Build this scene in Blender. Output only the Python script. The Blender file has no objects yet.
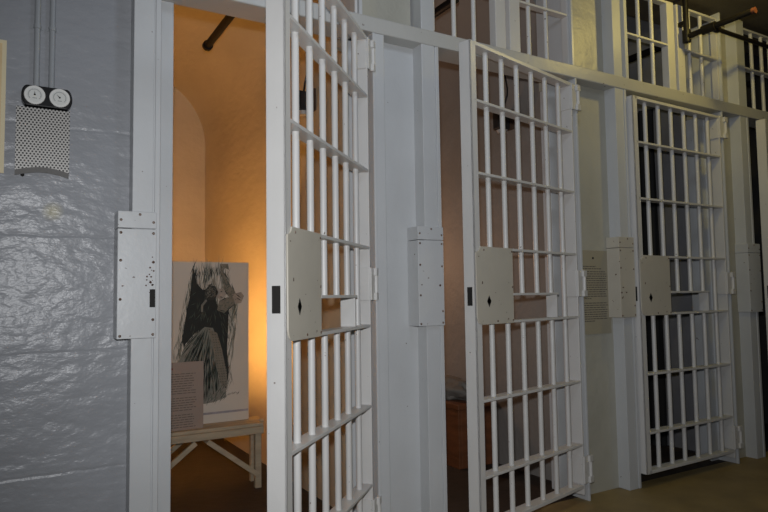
import bpy, math, random
from mathutils import Vector, Matrix
R=random.Random(7)
sc=bpy.context.scene
COL=sc.collection

# ------------------------------------------------------------------ materials
def nodes(m):
    m.use_nodes=True; nt=m.node_tree; return nt,nt.nodes,nt.links,nt.nodes['Principled BSDF']
def mat(name,col,rough=.5,metal=0,spec=.5,bump=0,bscale=20,stretch=(1,1,1),bdist=.01,var=0,vscale=3,chips=None,chip_t=.72,chip_s=35,coat=0,vcol=None,layers=None,coord='Object'):
    m=bpy.data.materials.new(name); nt,N,L,b=nodes(m)
    b.inputs['Roughness'].default_value=rough; b.inputs['Metallic'].default_value=metal
    b.inputs['Specular IOR Level'].default_value=spec; b.inputs['Coat Weight'].default_value=coat
    tc=N.new('ShaderNodeTexCoord'); mp=N.new('ShaderNodeMapping'); L.new(tc.outputs[coord],mp.inputs[0]); mp.inputs['Scale'].default_value=stretch
    b.inputs['Base Color'].default_value=(*col,1); cur=None
    if var or vcol:
        n=N.new('ShaderNodeTexNoise'); n.inputs['Scale'].default_value=vscale; n.inputs['Detail'].default_value=5; L.new(mp.outputs[0],n.inputs[0])
        r=N.new('ShaderNodeValToRGB'); L.new(n.outputs[0],r.inputs[0])
        c2=vcol or tuple(c*(1-var) for c in col)
        r.color_ramp.elements[0].position=.32; r.color_ramp.elements[0].color=(*c2,1)
        r.color_ramp.elements[1].position=.68; r.color_ramp.elements[1].color=(*col,1)
        cur=r.outputs[0]
    if chips:
        n=N.new('ShaderNodeTexNoise'); n.inputs['Scale'].default_value=chip_s; n.inputs['Detail'].default_value=3; L.new(tc.outputs[coord],n.inputs[0])
        r=N.new('ShaderNodeValToRGB'); L.new(n.outputs[0],r.inputs[0]); r.color_ramp.elements[0].position=chip_t; r.color_ramp.elements[1].position=chip_t+.03
        mx=N.new('ShaderNodeMix'); mx.data_type='RGBA'; L.new(r.outputs[0],mx.inputs['Factor'])
        if cur: L.new(cur,mx.inputs['A'])
        else: mx.inputs['A'].default_value=(*col,1)
        mx.inputs['B'].default_value=(*chips,1); cur=mx.outputs['Result']
    if cur: L.new(cur,b.inputs['Base Color'])
    if bump:
        prev=None
        for sc_,st,ds in (layers or [(bscale,bump,bdist)]):
            n=N.new('ShaderNodeTexNoise'); n.inputs['Scale'].default_value=sc_; n.inputs['Detail'].default_value=4; n.inputs['Roughness'].default_value=.55; L.new(mp.outputs[0],n.inputs[0])
            u=N.new('ShaderNodeBump'); u.inputs['Strength'].default_value=st; u.inputs['Distance'].default_value=ds; L.new(n.outputs[0],u.inputs['Height'])
            if prev: L.new(prev,u.inputs['Normal'])
            prev=u.outputs[0]
        L.new(prev,b.inputs['Normal'])
    return m
RUST=(.075,.035,.018)
M={}
M['plaster']=mat('wall_paint_grey',(.285,.295,.315),.30,spec=.22,bump=1,layers=[(2.0,.30,.05),(8,.40,.02),(30,.55,.006)],stretch=(.75,1,1.25),var=.10,vscale=2)
def plaster_marks(m):
    # one faint horizontal course joint and a small yellow stain in the painted wall
    nt=m.node_tree; N,L=nt.nodes,nt.links; b=N['Principled BSDF']
    tc=N.new('ShaderNodeTexCoord'); sp=N.new('ShaderNodeSeparateXYZ'); L.new(tc.outputs['Object'],sp.inputs[0])
    nz=N.new('ShaderNodeTexNoise'); nz.inputs['Scale'].default_value=9; L.new(tc.outputs['Object'],nz.inputs[0])
    def mth(op,a,c):
        n=N.new('ShaderNodeMath'); n.operation=op
        for i,x in enumerate((a,c)):
            if isinstance(x,(int,float)): n.inputs[i].default_value=x
            elif x is not None: L.new(x,n.inputs[i])
        return n.outputs[0]
    zz=mth('ADD',sp.outputs['Z'],mth('MULTIPLY',nz.outputs[0],.02))
    h=None
    for z0 in (1.245,1.605,.86,.47):
        d=mth('MINIMUM',mth('DIVIDE',mth('ABSOLUTE',mth('SUBTRACT',zz,z0+.01),None),.008),1)
        h=d if h is None else mth('MINIMUM',h,d)
    bp=N.new('ShaderNodeBump'); bp.inputs['Strength'].default_value=.30; bp.inputs['Distance'].default_value=.006; L.new(h,bp.inputs['Height'])
    old=b.inputs['Normal'].links[0].from_socket; L.new(old,bp.inputs['Normal']); L.new(bp.outputs[0],b.inputs['Normal'])
    d=N.new('ShaderNodeVectorMath'); d.operation='DISTANCE'; L.new(tc.outputs['Object'],d.inputs[0]); d.inputs[1].default_value=(.118,.07,1.322)
    q=mth('ADD',d.outputs['Value'],mth('MULTIPLY',nz.outputs[0],.02))
    r_=N.new('ShaderNodeMapRange'); r_.inputs[1].default_value=.018; r_.inputs[2].default_value=.045; r_.inputs[3].default_value=.55; r_.inputs[4].default_value=0; L.new(q,r_.inputs[0])
    src=b.inputs['Base Color'].links[0].from_socket
    mx=N.new('ShaderNodeMix'); mx.data_type='RGBA'; L.new(r_.outputs[0],mx.inputs['Factor']); L.new(src,mx.inputs['A']); mx.inputs['B'].default_value=(.40,.36,.20,1); L.new(mx.outputs['Result'],b.inputs['Base Color'])
plaster_marks(M['plaster'])
M['plaster2']=mat('wall_paint_pale',(.42,.41,.35),.42,bump=1,layers=[(5,.4,.03),(30,.3,.006)],var=.12,vscale=3)
M['steel']=mat('frame_paint_bluish',(.505,.52,.53),.36,bump=1,layers=[(9,.2,.01),(60,.15,.003)],var=.07,vscale=4,chips=RUST,chip_t=.735,chip_s=42)
M['beam']=mat('beam_paint',(.46,.46,.44),.36,bump=1,layers=[(9,.2,.01),(60,.15,.003)],var=.08,vscale=4,chips=RUST,chip_t=.73,chip_s=40)
M['gate']=mat('gate_paint_offwhite',(.585,.58,.565),.38,bump=1,layers=[(14,.15,.008),(70,.15,.002)],var=.07,vscale=5,chips=RUST,chip_t=.72,chip_s=50)
M['plate']=mat('lock_plate_paint',(.50,.47,.40),.4,bump=1,layers=[(14,.2,.006)],var=.07,vscale=8,chips=RUST,chip_t=.70,chip_s=45)
M['dark']=mat('dark_hole',(.008,.007,.006),.8)
M['rust']=mat('rust_metal',(.10,.045,.025),.8,var=.5,vscale=60)
M['rivet']=mat('rivet_worn_metal',(.20,.15,.12),.6,chips=RUST,chip_t=.5,chip_s=120)
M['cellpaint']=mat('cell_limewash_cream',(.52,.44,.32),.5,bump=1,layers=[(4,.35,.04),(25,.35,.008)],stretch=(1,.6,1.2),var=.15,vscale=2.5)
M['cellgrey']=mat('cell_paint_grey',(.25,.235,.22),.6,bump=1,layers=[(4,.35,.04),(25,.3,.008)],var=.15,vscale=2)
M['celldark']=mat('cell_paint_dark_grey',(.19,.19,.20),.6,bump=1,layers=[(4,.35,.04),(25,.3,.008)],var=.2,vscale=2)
M['cellblack']=mat('cell_paint_black',(.03,.03,.03),.7,bump=.3)  # even near-black colour for the whole fourth cell
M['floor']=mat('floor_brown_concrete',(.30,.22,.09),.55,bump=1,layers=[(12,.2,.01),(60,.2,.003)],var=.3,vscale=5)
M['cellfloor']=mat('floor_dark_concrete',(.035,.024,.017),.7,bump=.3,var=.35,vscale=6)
M['ceil']=mat('ceiling_brown',(.10,.085,.065),.7,bump=.3,var=.2,vscale=3)
M['wood']=mat('pale_pine',(.42,.34,.23),.6,bump=.2,bscale=8,stretch=(2,14,14),var=.25,vscale=3)
M['board']=mat('board_card_cream',(.55,.50,.43),.7,var=.06,vscale=4)
M['boardedge']=mat('foam_board_edge',(.5,.46,.4),.7)
M['card']=mat('info_card_tan',(.29,.225,.185),.7,var=.08,vscale=6)
M['ink']=mat('print_ink',(.10,.085,.07),.8)
M['rink']=mat('print_red_ink',(.22,.06,.05),.8)
M['black']=mat('black_gloss_plastic',(.010,.010,.011),.3)
M['blackpipe']=mat('black_pipe_paint',(.006,.005,.005),.5,spec=.3,bump=.2,bscale=60,bdist=.003)
M['copper']=mat('pipe_end_rust',(.09,.025,.015),.6,var=.4,vscale=60)
M['dial']=mat('dial_face_white',(.55,.56,.54),.5)
M['dialring']=mat('dial_ring_white',(.62,.62,.60),.4)
M['dgrey']=mat('dial_print_grey',(.16,.17,.17),.6)
M['conduit']=mat('conduit_painted_grey',(.27,.285,.30),.4)
M['poster']=mat('poster_cream',(.60,.47,.27),.6,vcol=(.5,.33,.15),vscale=5)
M['posteredge']=mat('poster_border_pale',(.6,.52,.34),.6)
M['sheet']=mat('sheet_paper_aged',(.33,.30,.22),.7,var=.08,vscale=6)
M['crate']=mat('orange_brown_wood',(.17,.06,.022),.5,bump=.2,bscale=6,stretch=(2,2,10),var=.35,vscale=3)
M['cloth']=mat('pale_grey_cloth',(.2,.19,.17),.9,bump=.6,bscale=14,bdist=.03,var=.25,vscale=8)
M['blackcloth']=mat('black_cloth',(.010,.010,.011),.9)
M['lip']=mat('cover_lip_grey',(.22,.215,.21),.5)
M['cream']=mat('glazed_porcelain',(.42,.42,.42),.25)
M['lampcase']=mat('lamp_casing_black',(.02,.02,.022),.5)
M['bracket']=mat('shadow_brown',(.09,.05,.03),.7)  # brown of the painted shadow behind the wall lights
M['line']=mat('seam_line_grey',(.12,.125,.13),.6)
def emis(name,col,s):
    m=bpy.data.materials.new(name); nt,N,L,b=nodes(m); b.inputs['Base Color'].default_value=(*col,1)
    b.inputs['Emission Color'].default_value=(*col,1); b.inputs['Emission Strength'].default_value=s; return m
M['bulb']=emis('glowing_bulb',(1,.42,.10),30)
# perforated sheet: hex pattern of round holes (object coordinates, metres)
def perf():
    m=bpy.data.materials.new('perforated_steel'); nt,N,L,b=nodes(m); b.inputs['Roughness'].default_value=.4; b.inputs['Metallic'].default_value=.2
    tc=N.new('ShaderNodeTexCoord'); sp=N.new('ShaderNodeSeparateXYZ'); L.new(tc.outputs['Object'],sp.inputs[0])
    P=.0106; Q=P*1.0
    def mth(op,a,b_=None,c=None):
        n=N.new('ShaderNodeMath'); n.operation=op
        for i,x in enumerate((a,b_,c)):
            if x is None: continue
            if isinstance(x,(int,float)): n.inputs[i].default_value=x
            else: L.new(x,n.inputs[i])
        return n.outputs[0]
    def lattice(ox,oz):
        u=mth('DIVIDE',mth('ADD',sp.outputs['X'],ox),P); v=mth('DIVIDE',mth('ADD',sp.outputs['Z'],oz),Q*1.5)
        fu=mth('SUBTRACT',mth('FRACT',u),.5); fv=mth('MULTIPLY',mth('SUBTRACT',mth('FRACT',v),.5),1.5)
        return mth('SQRT',mth('ADD',mth('MULTIPLY',fu,fu),mth('MULTIPLY',fv,fv)))
    d=mth('MINIMUM',lattice(1,1),lattice(1+P/2,1+Q*.75))
    h=mth('LESS_THAN',d,.285)
    mx=N.new('ShaderNodeMix'); mx.data_type='RGBA'; L.new(h,mx.inputs['Factor']); mx.inputs['A'].default_value=(.40,.39,.37,1); mx.inputs['B'].default_value=(.015,.015,.015,1)
    L.new(mx.outputs['Result'],b.inputs['Base Color']); return m
M['perf']=perf()
for n,c in dict(wash=(.20,.20,.15),dark=(.012,.016,.014),skirt=(.07,.09,.07),plaid=(.20,.20,.165),hem=(.26,.24,.20),hair=(.03,.032,.026),face=(.36,.31,.26),arm=(.20,.18,.14),hand=(.33,.28,.23),sash=(.2,.19,.16),lav=(.34,.31,.33),wash2=(.30,.28,.225)).items():
    M['p_'+n]=mat('print_'+n,c,.75,var=.3,vscale=30)

# ------------------------------------------------------------------ mesh helpers
class MB:
    def __init__(s): s.v=[]; s.f=[]; s.mi=[]; s.mats=[]; s.sm=[]
    def _m(s,m):
        if m not in s.mats: s.mats.append(m)
        return s.mats.index(m)
    def add(s,v,f,m,smooth=False):
        o=len(s.v); s.v+= [tuple(p) for p in v]; k=s._m(m)
        for q in f: s.f.append([i+o for i in q]); s.mi.append(k); s.sm.append(smooth)
        return s
    def box(s,x0,x1,y0,y1,z0,z1,m):
        v=[(x,y,z) for x in (x0,x1) for y in (y0,y1) for z in (z0,z1)]
        return s.add(v,[(0,1,3,2),(4,6,7,5),(0,4,5,1),(2,3,7,6),(0,2,6,4),(1,5,7,3)],m)
    def beam(s,a,b,w,h,m,up=(0,0,1)):
        a=Vector(a);b=Vector(b);d=(b-a).normalized();u=Vector(up);r=d.cross(u).normalized();u=r.cross(d)
        v=[p+r*(i*w/2)+u*(j*h/2) for p in (a,b) for i in (-1,1) for j in (-1,1)]
        return s.add(v,[(0,1,3,2),(4,6,7,5),(0,4,5,1),(2,3,7,6),(0,2,6,4),(1,5,7,3)],m)
    def tube(s,pts,r,m,n=16,cap=True):
        pts=[Vector(p) for p in pts]; rs=r if isinstance(r,(list,tuple)) else [r]*len(pts)
        d0=(pts[1]-pts[0]).normalized(); ref=Vector((0,0,1)) if abs(d0.z)<.9 else Vector((1,0,0)); u=d0.cross(ref).normalized()
        v=[];f=[]
        for i,p in enumerate(pts):
            if i==0: d=d0
            elif i==len(pts)-1: d=(pts[i]-pts[i-1]).normalized()
            else: d=((pts[i+1]-pts[i]).normalized()+(pts[i]-pts[i-1]).normalized()).normalized()
            u=(u-d*u.dot(d)).normalized(); w=d.cross(u)
            for k in range(n): a=2*math.pi*k/n; v.append(p+(u*math.cos(a)+w*math.sin(a))*rs[i])
        for i in range(len(pts)-1):
            for k in range(n): f.append((i*n+k,i*n+(k+1)%n,(i+1)*n+(k+1)%n,(i+1)*n+k))
        s.add(v,f,m,True)
        if cap:
            s.add(v[:n],[tuple(range(n))[::-1]],m); s.add(v[-n:],[tuple(range(n))],m)
        return s
    def prism(s,pts,y0,y1,m):   # outline in x,z
        n=len(pts); v=[(x,y0,z) for x,z in pts]+[(x,y1,z) for x,z in pts]
        return s.add(v,[tuple(range(n)),tuple(range(2*n-1,n-1,-1))]+[(i,i+n,(i+1)%n+n,(i+1)%n) for i in range(n)],m)
    def disc(s,c,r,m,y0,y1,n=40):
        return s.prism([(c[0]+r*math.cos(2*math.pi*k/n),c[1]+r*math.sin(2*math.pi*k/n)) for k in range(n)],y0,y1,m)
    def dome(s,c,r,h,m,n=10):  # rivet head towards -y
        v=[];f=[];L=3
        for j in range(L):
            a=j/L*math.pi/2
            for k in range(n): t=2*math.pi*k/n; v.append((c[0]+r*math.cos(a)*math.cos(t),c[1]-h*math.sin(a),c[2]+r*math.cos(a)*math.sin(t)))
        v.append((c[0],c[1]-h,c[2]))
        for j in range(L-1):
            for k in range(n): f.append((j*n+k,j*n+(k+1)%n,(j+1)*n+(k+1)%n,(j+1)*n+k))
        for k in range(n): f.append(((L-1)*n+k,(L-1)*n+(k+1)%n,L*n))
        f.append(tuple(range(n))[::-1]); return s.add(v,f,m,True)
    def build(s,name,parent=None,bevel=0,loc=None):
        me=bpy.data.meshes.new(name); off=Vector(loc) if loc else Vector((0,0,0))
        me.from_pydata([tuple(Vector(p)-off) for p in s.v],[],s.f)
        for m in s.mats: me.materials.append(m)
        for p,k,q in zip(me.polygons,s.mi,s.sm): p.material_index=k; p.use_smooth=q
        me.update()
        import bmesh
        b=bmesh.new(); b.from_mesh(me); bmesh.ops.recalc_face_normals(b,faces=b.faces); b.to_mesh(me); b.free()
        o=bpy.data.objects.new(name,me); COL.objects.link(o); o.location=off
        if parent: o.parent=parent
        if bevel:
            bm=o.modifiers.new('bevel','BEVEL'); bm.width=bevel; bm.segments=2; bm.limit_method='ANGLE'; bm.angle_limit=math.radians(50)
        return o
def tag(o,label=None,cat=None,group=None,kind=None):
    for k,v in (('label',label),('category',cat),('group',group),('kind',kind)):
        if v: o[k]=v
    return o
def empty(name,loc=(0,0,0),rz=0):
    o=bpy.data.objects.new(name,None); COL.objects.link(o); o.location=loc; o.rotation_euler=(0,0,rz); o.empty_display_size=.1; return o
KIDS={}
def copy_tree(o,parent=None):
    c=o.copy(); COL.objects.link(c); c.parent=parent
    for ch in [x for x in bpy.data.objects if x.parent==o]: copy_tree(ch,c)
    return c
S=lambda o:tag(o,kind='structure')

# ------------------------------------------------------------------ layout (metres; corridor is y<0)
COLR=[.445,1.64,2.897,4.068]       # right edge of each steel column = left edge of the doorway
HNG=[1.30,2.50,3.775,4.94]
FLW=[.057,.012,.012,.05]      # right edge of the doorways
TL=[.37,1.62,2.93,4.066]          # left edge of transom openings
CW=[(.27,1.39),(1.48,2.60),(2.73,3.85),(3.98,5.10)]
BT0,BT1=2.14,2.20; TT=2.74; CZ=2.775

# front wall
w=MB(); P=M['plaster']
lo=[-2.2]+[x for i in range(4) for x in (COLR[i]-.085,HNG[i]+FLW[i])]+[8.5]
for i in range(0,len(lo),2):
    w.box(lo[i],lo[i+1],.07,.25,0,BT0,P if i==0 else M['steel'] if i==2 else M['plaster2'])
up=[-2.2]+[x for i in range(4) for x in (TL[i]-.08,TL[i]+.875)]+[8.5]
for i in range(0,len(up),2): w.box(up[i],up[i+1],.07,.25,BT0,TT,P if i==0 else M['plaster2'])
w.box(-2.2,8.5,.07,.25,TT,CZ+.2,M['ceil'])
S(w.build('wall_front'))
# floors, ceiling
S(MB().box(-3.5,8.5,-4.2,.07,-.1,0,M['floor']).build('floor'))
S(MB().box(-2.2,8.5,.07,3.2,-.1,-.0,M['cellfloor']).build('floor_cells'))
S(MB().box(-3.5,8.5,-4.2,.07,CZ,CZ+.1,M['ceil']).build('ceiling'))
# cells
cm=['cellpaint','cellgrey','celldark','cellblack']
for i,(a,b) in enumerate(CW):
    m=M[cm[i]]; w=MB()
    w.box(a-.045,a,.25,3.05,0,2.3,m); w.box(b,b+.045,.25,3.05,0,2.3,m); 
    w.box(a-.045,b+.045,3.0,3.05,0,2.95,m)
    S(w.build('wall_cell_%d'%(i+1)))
    w=MB(); n=28; r=(b-a)/2; cx=(a+b)/2
    arc=[(cx-r*math.cos(math.pi*k/n),2.3+r*math.sin(math.pi*k/n)) for k in range(n+1)]
    out=[(cx-(r+.05)*math.cos(math.pi*k/n),2.3+(r+.05)*math.sin(math.pi*k/n)) for k in range(n+1)]
    for A in (arc,out):
        v=[(x,y,z) for y in (.25,3.05) for x,z in A]; N=len(A)
        w.add(v,[(k,k+1,k+1+N,k+N) for k in range(n)],m,True)
    for y in (.25,3.05):
        w.add([(x,y,z) for x,z in arc+out],[(k,k+1,k+2+n,k+1+n) for k in range(n)],m)
    S(w.build('ceiling_cell_%d'%(i+1)))
# steel frames (fixed): column, door stop, hinge side flange
for i in range(4):
    L,H,T=COLR[i],HNG[i],TL[i]; w=MB(); m=M['steel']
    w.box(L-.09,L-.023,0,.135,0,CZ,m); w.box(L-.018,L,-.002,.135,0,BT0,m); w.box(L-.03,L,.005,.13,0,BT0,m)
    w.box(T-.025,T,.001,.25,BT1,CZ,m)
    w.box(L,L+.068,.12,.135,0,BT0,m); w.box(H-.07,H,.12,.135,0,BT0,m)
    w.box(H+.0,H+FLW[i],.0,.25,0,BT0,m); w.box(H+.0,H+.012,-.004,.0,0,BT0,m)
    w.box(T+.87,T+.885,.0,.25,BT1,CZ,m)
    S(w.build('trim_%d'%(i+1),bevel=.003))
w=MB(); w.box(.325,8.5,-.006,.135,BT0,BT1+.008,M['beam']); 
S(w.build('trim_5',bevel=.005))

# ------------------------------------------------------------------ barred gate (hinge axis at origin, closed towards -x)
Z=[2.066,1.827,1.525,1.219,.914,.604,.304,.108]
BS=[.695,.58,.465,.345,.228,.108]
def make_gate():
    t=empty('barred_gate'); g=M['gate']
    w=MB().box(-.838,-.799,0,.007,Z[7]-.008,Z[0]+.008,g).box(-.838,-.830,.0,.058,Z[7]-.008,Z[0]+.008,g)
    w.build('latch_stile',t,.002)
    MB().box(-.838-.0008,-.8375,.016,.041,.985,1.060,M['dark']).build('bolt_slot',t)
    MB().box(-.034,-.024,0,.058,Z[7]-.04,Z[0]+.008,g).build('hinge_stile',t,.002)
    for i,z in enumerate(Z):
        h=.008 if i in (0,7) else .0055
        MB().box(-.8165,-.0345,.0,.056,z-h,z+h,g).build('crossbar',t,.0015)
    for k,s in enumerate(BS):
        segs=[(Z[7],Z[0])]
        if s in (.465,.345,.228): segs=[(1.03,Z[0]),(Z[7],Z[4])]
        for a,b in segs: MB().tube([(-s,.030,a),(-s,.030,b)],.0115,g,14).build('bar',t)
    # lock case with rounded lower left corner
    pts=[(-.583,.908),(-.800,.908)]+[(-.800-.036*math.sin(k*math.pi/12),.944-.036*math.cos(k*math.pi/12)) for k in range(1,7)]+[(-.836,1.20)]+[(-.836+.03*math.sin(k*math.pi/12),1.236-.036*math.cos(k*math.pi/12)) for k in range(0,5)]+[(-.806,1.224),(-.583,1.224)]
    lp=MB().prism(pts,-.006,-.0005,M['plate']).build('lock_plate',t,.0015)
    w=MB(); w.prism([(-.757,.978),(-.743,1.002),(-.757,1.026),(-.771,1.002)],-.0068,-.0058,M['dark']); w.disc((-.757,1.002),.011,M['dark'],-.0068,-.0058,16)
    w.build('keyhole',lp)
    for (x,z) in ((-.59,1.21),(-.59,.92),(-.70,.92),(-.59,1.06),(-.785,1.21)): MB().dome((x,-.006,z),.0045,.002,M['rivet'],8).build('rivet',lp)
    MB().box(-.797,-.585,.0005,.052,.921,1.213,g).build('lock_case',t,.002)
    MB().box(-.583,-.218,-.006,.058,1.024,1.034,g).build('slot_shelf',t,.001)
    MB().box(-.228,-.219,.0,.056,Z[4]+.006,1.024,g).build('slot_side_plate',t,.001)
    for z in (2.005,1.077,.185):
        h=MB(); hh=.064
        h.box(-.0405,-.0345,.002,.057,z-hh,z+hh,g); h.box(-.034,.0145,-.0065,.0,z-hh,z+hh,g)
        h.box(.0,.032,-.018,-.002,z+.034,z+hh,g); h.box(.0,.032,-.018,-.002,z-hh,z-.034,g)
        ho=h.build('hinge',t,.002)
        MB().tube([(.018,-.010,z-.034),(.018,-.010,z+.034)],.0085,g,12).build('hinge_pin',ho)
    return t
gate=make_gate()
GK=1.0295; GM=Matrix.Translation((0,0,1.0262*(1-GK)))@Matrix.Scale(GK,4)
for o in bpy.data.objects:
    q=o
    while q.parent: q=q.parent
    if q==gate and o.type=='MESH': o.data.transform(GM)
PIV=[(1.281,-.0075,.7746),(2.488,-.0075,.2403),(3.768,-.0075,.0289),(4.92,-.0075,.12)]
GL=['off-white barred cell gate swung wide open, nearest the amber-lit first cell',
    'off-white barred cell gate standing ajar in front of the second cell, middle of the row',
    'off-white barred cell gate almost shut, beside the wall sheet and over the brown floor',
    'off-white barred cell gate at the right edge of the photo, mostly cut off']
for i,(x,y,a) in enumerate(PIV):
    o=gate if i==0 else copy_tree(gate)
    o.location=(x,y,0); o.rotation_euler=(0,0,a)
    tag(o,GL[i],'gate','barred cell gates along the corridor')
# ------------------------------------------------------------------ lock boxes on the columns
LB=[(.308,.432),(1.503,1.637),(2.775,2.896),(3.965,4.10)]
LBL=['riveted steel lock box left of the amber-lit cell, with a rusty bolt slot',
 'riveted white steel lock box on the column between the first and second cell gates',
 'steel lock box on the column between wall sheet and nearly shut gate',
 'white steel lock box on the column near the right edge, past the nearly shut gate']
for i,(a,b) in enumerate(LB):
    t=empty('lock_box',(a,0,0)); wd=b-a; z0,z1,zs=.8985,1.326,1.268; m=M['steel'] if i!=2 else M['plate']
    MB().box(0,wd,-.014,.069,z0,zs-.0012,m).build('cover_plate',t,.002)
    MB().box(0,wd,-.0145,.069,zs+.0012,z1,m).build('top_plate',t,.002)
    w=MB()
    rv=[(.01,z1-.03),(.01,zs-.015),(.01,1.16),(.01,1.03),(.01,z0+.01),(wd-.01,z1-.035),(wd-.01,zs-.015),(wd-.01,1.155),(wd-.01,.96),(wd-.01,z0+.012),(.07,z1-.01)]
    for x,z in rv: MB().dome((x,-.0142,z),.005,.003,M['rivet'],8).build('rivet',t)
    if i==0:
        MB().box(wd-.021,wd-.003,-.0148,-.0138,1.002,1.063,M['dark']).build('bolt_slot',t)
        w=MB(); rr=random.Random(3)
        for _ in range(26):
            x=.108+rr.gauss(0,.009); z=1.10+rr.gauss(0,.022); q=rr.uniform(.001,.0035)
            if x<wd-.006: w.disc((x,z),q,M['rust'],-.0146,-.0138,8)
        w.build('rust_spots',t)
    elif i==1:
        MB().disc((wd-.022,1.072),.005,M['rust'],-.0148,-.0138,12).build('rust_spots',t)
    tag(t,LBL[i],'lock box','lock boxes on the steel columns')
# ------------------------------------------------------------------ transom grilles
def make_transom():
    t=empty('transom_grille'); g=M['gate']; z0,z1=BT1+.008,TT
    MB().box(.0,.014,.004,.045,z0,z1,g).build('side_stile',t,.002)
    MB().box(.368,.432,.0,.045,z0,z1,g).build('middle_stile',t,.002)
    MB().box(.458,.525,.0,.045,z0,z1,g).build('middle_stile',t,.002)
    MB().box(.856,.869,.004,.045,z0,z1,g).build('side_stile',t,.002)
    for a,b in ((.014,.368),(.525,.856)):
        MB().box(a,b,.002,.042,2.470,2.481,g).build('crossbar',t,.001)
        MB().box(a,b,.002,.042,z1-.013,z1,g).build('top_rail',t,.001)
    for x in (.135,.252,.602,.72): MB().tube([(x,.023,z0),(x,.023,z1-.01)],.0115,g,12).build('bar',t)
    return t
tr=make_transom()
TLB=['barred transom above the wide open gate, at the top edge of the photo','barred transom grille above the second cell gate','barred transom grille above the nearly shut gate, behind the black pipe','barred transom grille at the top right corner of the photo']
for i,x in enumerate(TL):
    o=tr if i==0 else copy_tree(tr)
    o.location=(x,.01,0); tag(o,TLB[i],'grille','barred transoms above the beam')

# ------------------------------------------------------------------ left wall fittings
t=empty('perforated_cover',(.086,.07,.006))
pts=[(-.078,1.648),(.077,1.648),(.077,1.441)]+[(.077-.154*k/10,1.441+.014*math.sin(math.pi*k/10)) for k in range(1,10)]+[(-.078,1.441)]
MB().prism(pts,-.032,-.030,M['perf']).build('perforated_front',t)
w=MB().box(-.078,-.076,-.03,.002,1.445,1.648,M['perf']).box(.075,.077,-.03,.002,1.445,1.648,M['perf']).box(-.076,.075,-.03,-.001,1.646,1.648,M['perf'])
bot=[(x,z) for x,z in pts[2:]]
for (xa,za),(xb,zb) in zip(bot[:-1],bot[1:]): w.add([(xa,-.032,za),(xb,-.032,zb),(xb,-.012,zb-.014),(xa,-.012,za-.014),(xa,-.030,za+.002),(xb,-.030,zb+.002),(xb,-.010,zb-.012),(xa,-.010,za-.012)],[(0,1,2,3),(4,5,6,7),(0,1,5,4),(2,3,7,6),(0,3,7,4),(1,2,6,5)],M['lip'])
w.build('cover_side',t)
tag(t,'small perforated grey metal cover on the grey wall, below the twin dials','vent cover')
t=empty('twin_gauge',(.095,.07,.013))
cx,cz,hw,hh=0,1.679,.074,.034
ol=[]
for k in range(41):
    a=-math.pi*.5+math.pi*k/40*1.0
    ol.append((hw-.018+.018*math.cos(a),cz+hh*math.sin(a)*.98))
ol2=[(-x,z) for x,z in ol[::-1]]
MB().prism(ol+ol2,-.040,-.001,M['black']).build('backing',t,.003)
for dx,ang in ((-.036,90),(.036,135)):
    d=MB().disc((dx,cz),.0305,M['dialring'],-.048,-.0405,48).build('dial',t,.002)
    w=MB().disc((dx,cz),.0235,M['dial'],-.0486,-.0482,40)
    for k in range(28):
        a=math.radians(-40+k*260/27); r0,r1=.0165,.0195; s=.0008
        c,sn=math.cos(a),math.sin(a)
        w.prism([(dx+c*r0-sn*s,cz+sn*r0+c*s),(dx+c*r0+sn*s,cz+sn*r0-c*s),(dx+c*r1+sn*s,cz+sn*r1-c*s),(dx+c*r1-sn*s,cz+sn*r1+c*s)],-.0489,-.0486,M['dgrey'])
    w.box(dx-.006,dx+.006,-.0489,-.0486,cz-.012,cz-.010,M['dgrey'])
    w.build('dial_face',d)
    a=math.radians(ang); c,sn=math.cos(a),math.sin(a)
    w=MB().disc((dx,cz),.0028,M['black'],-.0505,-.0490,16).prism([(dx-sn*.0014,cz+c*.0014),(dx+sn*.0014,cz-c*.0014),(dx+c*.014,cz+sn*.014)],-.0500,-.0492,M['black'])
    w.build('needle',d)
tag(t,'black panel with two round white dials, thermometer and hygrometer, on the grey wall','gauge')
for x,lab in ((.064,'left one of two painted conduits running down the grey wall to the twin dials'),(.108,'right one of two painted conduits running down the grey wall to the twin dials')):
    t=empty('wall_conduit',(x,.07,0))
    MB().tube([(0,-.009,1.70),(0,-.009,CZ)],.0095,M['conduit'],14).build('pipe',t)
    MB().box(-.017,.017,-.003,.001,1.925,1.937,M['conduit']).tube([(0,-.010,1.925),(0,-.010,1.937)],.0115,M['conduit'],12).build('clip',t)
    tag(t,lab,'conduit')
t=empty('wall_poster',(-.2,.07,0))
MB().box(-.16,.178,-.006,.001,1.437,1.87,M['posteredge']).build('border',t)
MB().box(-.148,.166,-.0072,-.0062,1.449,1.858,M['poster']).build('print',t)
tag(t,'cream and tan poster cut by the left edge of the photo, on the grey wall','poster')
o=MB().dome((.03,.0695,1.437),.006,.005,M['dark'],10); 
tag(o.build('wall_screw'),'dark screw in the grey wall, left of the perforated cover','screw')

# ------------------------------------------------------------------ information sheet between second and third cell
t=empty('information_sheet',(2.665,.07,0))
MB().box(-.125,.125,-.004,.002,.815,1.255,M['sheet']).build('paper',t)
w=MB(); rr=random.Random(11); z=1.168
for r in range(24):
    if r in (2,): z-=.004
    if r==15: z-=.012; 
    x=-.105; end=.02 if r in (0,) else (.06 if r==1 else (.105-rr.uniform(0,.02)))
    if r==23: end=-.0
    if r==14: end=-.02
    while x<end:
        l=min(rr.uniform(.010,.028),end-x)
        w.box(x,x+l,-.0047,-.0041,z,z+.0042,M['ink']); x+=l+.004
    z-=.0118
w.build('printed_text',t)
MB().dome((.0,-.004,1.215),.006,.005,M['dark'],10).build('pin',t)
tag(t,'aged sheet of small text on the wall between second and third cells','sheet')

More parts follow.
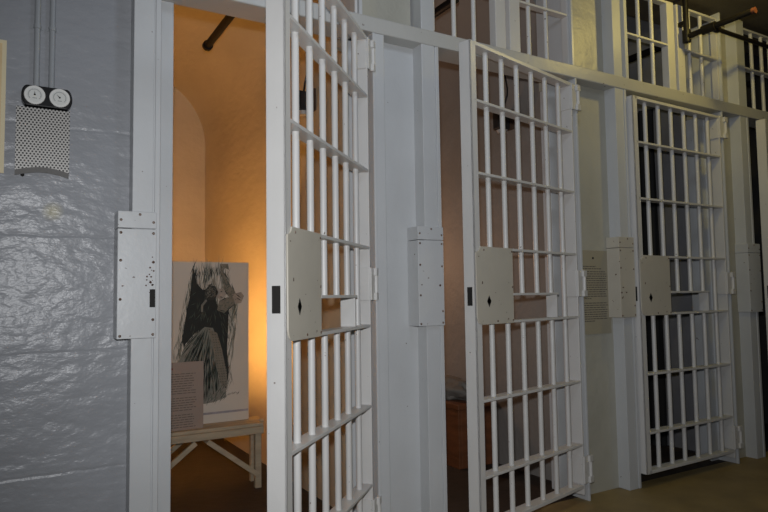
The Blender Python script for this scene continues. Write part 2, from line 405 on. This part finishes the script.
# ------------------------------------------------------------------ black pipes
t=empty('black_pipe',(3.41,0,0)); b=M['blackpipe']
def q(p): return (p[0],p[1],p[2])
MB().tube([(0,-.035,CZ-.0005),(0,-.035,2.53)],.016,b).build('riser',t)
MB().box(-.012,.012,-.03,.0102,2.60,2.625,b).build('bracket',t)
MB().tube([(0,-.035,2.565),(0,-.035,2.495)],.024,b).build('elbow',t)
MB().tube([(0,-.05,2.527),(0,-.42,2.527)],.0165,b).build('arm',t)
MB().tube([(0,-.135,2.527),(0,-.215,2.527)],.026,b).build('tee',t)
MB().tube([(0,-.42,2.527),(0,-.438,2.527)],.017,M['copper']).build('pipe_end',t)
MB().tube([(0.0,-.19,2.527),(.06,-.19,2.525)],.021,b).tube([(.06,-.19,2.525),(1.6,-.19,2.515)],.0125,b).build('branch',t)
tag(t,'black steel pipe with a tee, sticking out in front of the third cell transom','pipe')
t=empty('black_pipe',(1.0,1.48,0))
MB().tube([(0,0.0,2.548),(0,-.62,2.548)],.022,b).build('arm',t)
MB().tube([(0,.006,2.548),(0,-.022,2.548)],.030,b).build('elbow',t)
MB().tube([(0,-.60,2.548),(0,-.60,2.85)],.012,b).build('riser',t)
tag(t,'dark pipe stub under the amber-lit cell vault, first cell from the left','pipe')

for x,y0,y1,lab in ((1.95,.27,1.5,'dark pipe under the vault of the second cell, seen through its transom'),(3.46,.16,1.5,'dark pipe under the vault of the third cell, seen through its transom'),(4.66,.27,1.5,'dark pipe under the vault of the rightmost cell, seen through its transom')):
    t=empty('black_pipe',(x,y1,0))
    MB().tube([(0,0,2.548),(0,y0-y1,2.548)],.022,b).build('arm',t)
    MB().tube([(0,-.25,2.548),(0,-.25,2.87)],.012,b).build('hanger',t)
    tag(t,lab,'pipe')
# ------------------------------------------------------------------ first cell: bench, board, placard, lamp
BZ=.350
t=empty('trestle_bench',(.88,1.205,0)); wd=M['wood']; x0,x1,y0,y1=-.335,.335,-.105,.105
MB().box(x0,x1,y0+.01,-.008,BZ-.018,BZ,wd).build('top_plank',t,.002)
MB().box(x0-.03,x1+.035,.0,y1,BZ-.018,BZ,wd).build('top_plank',t,.002)
for y in (y0,y1-.02): MB().box(x0,x1,y,y+.02,BZ-.056,BZ-.0185,wd).build('apron',t,.002)
for x in (x0+.004,x1-.042):
    for y in (y0+.0205,y1-.0205-.03):
        q=.02 if y>0 else 0
        MB().box(x+q,x+q+.034,y,y+.03,0,BZ-.0185,wd).build('leg',t,.002)
for y in (y0+.012,y1-.012):
    for sx in (-1,1): MB().beam((sx*.03,y,BZ-.066),(sx*.308,y,.07),.016,.026,wd).build('brace',t,.002)
tag(t,'low pale wooden trestle bench with diagonal braces inside the amber-lit cell','bench')

t=empty('display_board',(.88,1.25,BZ))
o=(-.88,-1.25,-BZ)
MB().box(-.285,.298,0,.010,.0005,.882,M['board']).build('panel',t)
PL={
'wash':[(0.865, 1.22), (0.903, 1.209), (0.936, 1.221), (0.974, 1.205), (1.008, 1.222), (1.048, 1.177), (1.093, 1.088), (1.116, 0.992), (1.105, 0.88), (1.088, 0.741), (1.077, 0.548), (1.037, 0.491), (0.852, 0.497), (0.778, 0.535), (0.762, 0.758), (0.797, 0.928), (0.833, 1.078)],
'dark':[(0.865, 1.214), (0.887, 1.111), (0.92, 1.078), (0.969, 1.088), (0.992, 1.022), (1.008, 0.96), (1.065, 0.993), (1.059, 0.853), (1.054, 0.743), (1.065, 0.62), (1.043, 0.49), (1.009, 0.635), (0.998, 0.801), (0.975, 0.868), (0.931, 0.875), (0.877, 0.844), (0.819, 0.777), (0.808, 0.809), (0.829, 0.943), (0.855, 1.078)],
'skirt':[(0.931, 0.875), (0.975, 0.868), (1.003, 0.8), (0.987, 0.735), (1.004, 0.625), (1.026, 0.525), (1.004, 0.483), (0.933, 0.457), (0.863, 0.475), (0.799, 0.571), (0.788, 0.677), (0.819, 0.771), (0.877, 0.839)],
'plaid':[(0.953, 0.868), (0.998, 0.839), (1.026, 0.744), (1.054, 0.61), (1.054, 0.544), (1.026, 0.536), (0.998, 0.636), (0.976, 0.747)],
'hem':[(1.026, 0.547), (1.048, 0.534), (1.049, 0.484), (0.982, 0.463), (0.922, 0.458), (0.971, 0.502)],
'hair':[(0.931, 1.077), (0.953, 1.105), (0.986, 1.099), (1.003, 1.066), (0.986, 1.022), (0.947, 1.022), (0.925, 1.045)],
'face':[(0.991, 1.088), (1.031, 1.082), (1.048, 1.054), (1.02, 1.021), (0.992, 1.038)],
'fore':[(1.014, 1.222), (1.059, 1.223), (1.065, 1.189), (1.042, 1.2), (1.031, 1.177), (1.07, 1.11), (1.048, 1.099), (1.019, 1.155)],
'arm':[(1.025, 1.138), (1.065, 1.116), (1.105, 1.054), (1.099, 0.997), (1.037, 0.949), (0.997, 0.966), (1.008, 1.016), (1.065, 1.037), (1.036, 1.082)],
'hand':[(1.082, 1.054), (1.134, 1.065), (1.151, 1.042), (1.134, 1.003), (1.099, 0.997)],
'sash':[(0.909, 0.957), (0.909, 0.995), (0.936, 1.028), (0.942, 1.017), (0.92, 0.99), (0.92, 0.957)]}
def inside(p,pl):
    x,z=p; c=False; n=len(pl)
    for i in range(n):
        (x1_,z1_),(x2,z2)=pl[i],pl[i-1]
        if (z1_>z)!=(z2>z) and x<(x2-x1_)*(z-z1_)/(z2-z1_)+x1_: c=not c
    return c
w=MB(); ly=-.0003; rr=random.Random(5)
def stroke(a,b_,wd_,m,ly):
    dx,dz=b_[0]-a[0],b_[1]-a[1]; l=math.hypot(dx,dz) or 1; nx,nz=-dz/l*wd_/2,dx/l*wd_/2
    w.add([(a[0]-.88,ly,a[1]-BZ),((a[0]+b_[0])/2-.88+nx,ly,(a[1]+b_[1])/2-BZ+nz),(b_[0]-.88,ly,b_[1]-BZ),((a[0]+b_[0])/2-.88-nx,ly,(a[1]+b_[1])/2-BZ-nz)],[(0,1,2,3)],m)
def poly(n,m,ly): w.add([(x-.88,ly,z-BZ) for x,z in PL[n]],[tuple(range(len(PL[n])))],m)
def hatch(n,cnt,ln,ang,spread,wd_,m,ly):
    xs=[p[0] for p in PL[n]]; zs=[p[1] for p in PL[n]]; k=0; tries=0
    while k<cnt and tries<cnt*20:
        tries+=1; p=(rr.uniform(min(xs),max(xs)),rr.uniform(min(zs),max(zs)))
        if not inside(p,PL[n]): continue
        a=math.radians(ang+rr.gauss(0,spread)); L_=ln*rr.uniform(.5,1.3)
        stroke((p[0]-math.cos(a)*L_/2,p[1]-math.sin(a)*L_/2),(p[0]+math.cos(a)*L_/2,p[1]+math.sin(a)*L_/2),wd_,m,ly); k+=1
hatch('wash',520,.10,86,8,.0042,M['p_wash2'],-.0003); hatch('wash',300,.09,88,9,.0035,M['p_wash'],-.0006); hatch('wash',120,.08,88,10,.003,M['p_skirt'],-.0007)
def fan(n,cnt,ln,apex,spread,wd_,m,ly):
    xs=[p[0] for p in PL[n]]; zs=[p[1] for p in PL[n]]; k=0
    for _ in range(cnt*12):
        if k>=cnt: break
        p=(rr.uniform(min(xs),max(xs)),rr.uniform(min(zs),max(zs)))
        if not inside(p,PL[n]): continue
        a=math.atan2(p[1]-apex[1],p[0]-apex[0])+rr.gauss(0,spread); L_=ln*rr.uniform(.5,1.2)
        e=(p[0]+math.cos(a)*L_,p[1]+math.sin(a)*L_)
        if not inside(e,PL[n]): continue
        stroke(p,e,wd_,m,ly); k+=1
poly('dark',M['p_dark'],-.0010); hatch('dark',200,.09,82,12,.005,M['p_dark'],-.0009); fan('dark',60,.05,(.97,1.15),.25,.003,M['p_skirt'],-.0012)
poly('skirt',M['p_plaid'],-.0013); fan('skirt',120,.13,(.962,.93),.06,.0065,M['p_dark'],-.0016); fan('skirt',130,.11,(.962,.93),.05,.004,M['p_skirt'],-.0017); fan('skirt',45,.10,(.962,.93),.05,.004,M['p_hem'],-.0018)
poly('plaid',M['p_arm'],-.0019)
for k in range(22):
    z=.862-k*.0145
    for j in range(7):
        x=.955+j*.0135+(.86-z)*.17
        if inside((x,z),PL['plaid']): stroke((x-.0045,z),(x+.0045,z-.003),.0035,M['p_dark'],-.0021)
for n,mm in (('hem','hem'),('hair','hair'),('face','face'),('fore','arm'),('arm','arm'),('hand','hand'),('sash','sash')): poly(n,M['p_'+mm],-.0022-.0001*len(n))
hatch('arm',55,.022,40,20,.0028,M['p_skirt'],-.0029); hatch('fore',26,.022,110,20,.0028,M['p_skirt'],-.0029); hatch('hem',30,.05,60,12,.003,M['p_skirt'],-.0029)
hatch('hair',22,.03,35,25,.003,M['p_arm'],-.0029); hatch('hair',16,.02,120,25,.003,M['p_plaid'],-.0029)
for a,b_ in (((1.014,1.222),(1.022,1.19)),((1.022,1.19),(1.075,1.115)),((1.075,1.115),(1.10,1.06)),((1.10,1.055),(1.135,1.03)),((1.105,1.035),(1.135,1.015)),((1.0,.97),(1.045,.955)),((1.045,.955),(1.098,.998)),((1.01,1.015),(1.06,1.038)),((1.015,1.07),(1.028,1.066)),((1.01,1.04),(1.03,1.035)),((.94,1.10),(.975,1.112)),((1.06,1.04),(1.035,1.085)),((.93,.878),(.875,.835)),((.875,.835),(.82,.77)),((1.0,.845),(1.03,.75)),((1.03,.75),(1.056,.62))): stroke(a,b_,.0055,M['p_dark'],-.0031)
for k in range(26):
    x=rr.uniform(.87,1.01); z=rr.uniform(1.12,1.17); stroke((x,z),(x+rr.uniform(-.012,.012),z+rr.uniform(.03,.05)),.004,M['p_dark'],-.0024)
for k in range(9):
    x=1.06+k*.007; stroke((x,.497+rr.uniform(-.006,.004)),(x+.008,.503+rr.uniform(-.004,.012)),.003,M['p_dark'],-.001)
w.box(-.28,.294,-.0008,-.0004,.048,.060,M['p_lav'])
w.build('ink_drawing',t)
MB().beam((0,.012,.35),(0,.05,.004),.03,.006,M['boardedge']).build('back_strut',t)
tag(t,'tall board with an ink drawing of a crouching woman, standing on the bench','display board')

t=empty('text_placard',(.77,1.15,BZ))
MB().box(-.125,.128,0,.006,.0005,.350,M['card']).build('card',t)
w=MB(); z=.318; w.box(-.10,-.03,-.0006,-.0002,z-.006,z+.004,M['rink']); z-=.03
for r in range(21):
    if r in (9,15): z-=.012
    x=-.105; end=.095-rr.uniform(0,.03)
    while x<end:
        l=min(rr.uniform(.010,.03),end-x); w.box(x,x+l,-.0006,-.0002,z,z+.0035,M['ink']); x+=l+.004
    z-=.0125
w.build('printed_text',t)
MB().beam((0,.007,.2),(0,.06,.004),.02,.004,M['boardedge']).build('back_strut',t)
tag(t,'small brown text placard standing in front of the drawing on the bench','placard')

t=empty('floor_lamp',(.76,1.62,0))
w=MB(); w.tube([(0,0,0),(0,0,.016)],.045,M['lampcase'],24); w.build('base',t)
MB().tube([(0,0,.016),(0,0,.62)],.008,M['lampcase']).build('pole',t)
MB().tube([(0,0,.62),(0,0,.65)],[.014,.018],M['lampcase']).build('socket',t)
MB().tube([(0,0,.625),(0,0,.632),(0,0,.65)],[.03,.12,.14],M['lampcase'],28).build('light_block_dish',t)  # unseen dish added to keep the lamplight off the floor
w=MB()
pr=[(0,.65,.012),(0,.662,.022),(0,.68,.030),(0,.697,.028),(0,.709,.018),(0,.714,.005)]
w.tube([(0,0,z) for _,z,_ in pr],[r for *_,r in pr],M['bulb'],16).build('bulb',t)
tag(t,'small amber lamp on a thin stand, hidden behind the tall drawing board','lamp')

# ------------------------------------------------------------------ black wall lamps with cable in cells 1 and 2
def wall_light(x,y,lab):
    t=empty('wall_light',(x,y,0)); 
    MB().box(-.012,-.0005,-.05,.09,2.02,2.14,M['bracket']).build('shadow_patch',t,.002)  # brown slab standing in for the fixture's cast shadow on the wall
    MB().box(-.10,-.013,-.028,.030,2.02,2.125,M['lampcase']).build('casing',t,.006)
    w=MB(); n=12
    w.tube([(-.055,0,2.018),(-.055,0,2.0)],[.034,.026],M['cream'],18).build('lens',t)
    pts=[(-.05,.0,2.125),(-.055,-.03,2.17),(-.05,-.05,2.22),(-.03,-.03,2.27),(-.012,.0,2.33),(-.010,.02,2.42)]
    MB().tube(pts,.005,M['black'],8).build('cable',t)
    tag(t,lab,'light','black wall lights inside the cells')
wall_light(1.39,.82,'small black light fixture on the cell wall seen through the wide open gate')
wall_light(2.60,.62,'small black light fixture with looping cable, seen through the second gate')

# ------------------------------------------------------------------ second cell contents
t=empty('wooden_bunk',(2.455,1.44,0)); m=M['crate']
MB().box(-.148,.140,-.64,.7,.345,.38,m).build('top_board',t,.004)
for k in range(5):
    MB().box(-.140,-.120,-.63+k*.266,-.63+k*.266+.262,.0,.3445,m).build('side_board',t,.003)
MB().box(-.1195,.135,-.63,-.61,.0,.3445,m).build('end_board',t,.003)
tag(t,'orange-brown wooden bunk low against the wall inside the second cell','bunk')
import bmesh
me=bpy.data.meshes.new('bundled_blanket'); b=bmesh.new(); bmesh.ops.create_icosphere(b,subdivisions=4,radius=1)
from mathutils import noise
for v in b.verts:
    p=v.co.copy(); n=noise.noise(p*1.7)*.28+noise.noise(p*4)*.10
    v.co=Vector((p.x*.12,p.y*.27,p.z*.075))*(1+n)
    if v.co.z<-.05: v.co.z=-.05
for f in b.faces: f.smooth=True
b.to_mesh(me); b.free(); me.materials.append(M['cloth'])
o=bpy.data.objects.new('bundled_blanket',me); COL.objects.link(o); o.location=(2.44,1.12,.4305)
tag(o,'pale crumpled blanket bundle on the bunk in the second cell','blanket')

# black cloth hanging inside the third cell
w=MB(); n=90; v=[]
for j,z in enumerate([.0+.1*k for k in range(24)]):
    for k in range(n+1):
        y=.50+1.3*k/n; v.append((3.805+.018*math.sin(k*.75+.15*math.sin(j*.6))+.008*math.sin(k*1.9+j*.2),y,z))
v2=[(x+.006,y,z) for x,y,z in v]; N=len(v); f=[]
for j in range(23):
    for k in range(n):
        a=j*(n+1)+k; f.append((a,a+1,a+n+2,a+n+1)); f.append((a+N,a+1+N,a+n+2+N,a+n+1+N))
w.add(v+v2,f,M['blackcloth'],True)
tag(w.build('hanging_cloth'),'black cloth hanging inside the third cell, seen behind the nearly shut gate','cloth')
# ------------------------------------------------------------------ lights
C=Vector((0,-1.8249*1.25,.82095*1.25))
def light(kind,name,loc,power,col,size=.05,**k):
    l=bpy.data.lights.new(name,kind); l.energy=power; l.color=col
    if kind=='AREA': l.size=size
    else: l.shadow_soft_size=size
    for a,v in k.items(): setattr(l,a,v)
    o=bpy.data.objects.new(name,l); COL.objects.link(o); o.location=loc; return o
yaw,pitch,roll=.53185,.06382,-.01448
F=Vector((math.sin(yaw)*math.cos(pitch),math.cos(yaw)*math.cos(pitch),math.sin(pitch)))
fl=light('SPOT','camera_flash',C+Vector((.0,.02,.12)),133,(.97,.98,1.0),.025,spot_size=math.radians(100),spot_blend=.9)
fl.rotation_euler=F.to_track_quat('-Z','Y').to_euler()
light('POINT','cell_lamp_light',(.76,1.62,.69),58,(1,.50,.13),.05)
light('POINT','second_cell_light',(1.9,2.0,1.3),16,(1,.55,.30),.08)
light('POINT','corridor_bulb',(3.25,-.62,2.68),12,(1,.78,.20),.04)
light('POINT','corridor_fill',(1.3,-1.3,2.6),15,(.75,.85,1.0),.15)  # cool overhead fill, added to brighten the first two cell fronts
W=bpy.data.worlds.new('World'); sc.world=W; W.use_nodes=True
W.node_tree.nodes['Background'].inputs[0].default_value=(.8,.85,1,1); W.node_tree.nodes['Background'].inputs[1].default_value=.02

# ------------------------------------------------------------------ camera
cam=bpy.data.cameras.new('camera'); co=bpy.data.objects.new('camera',cam); COL.objects.link(co); sc.camera=co
cy,sy,cp,sp=math.cos(yaw),math.sin(yaw),math.cos(pitch),math.sin(pitch)
R0=Vector((cy,-sy,0)); U0=Vector((-sp*sy,-sp*cy,cp)); c,s=math.cos(roll),math.sin(roll)
RR=c*R0+s*U0; UU=c*U0-s*R0
mw=Matrix.Identity(4)
for i in range(3): mw[i][0]=RR[i]; mw[i][1]=UU[i]; mw[i][2]=-F[i]; mw[i][3]=C[i]
co.matrix_world=mw
cam.sensor_width=36; cam.lens=637.555/768*36; cam.clip_start=.02
vs=sc.view_settings; vs.view_transform='Standard'; vs.look='None'; vs.gamma=1; vs.exposure=0
try: vs.use_curve_mapping=False
except Exception: pass
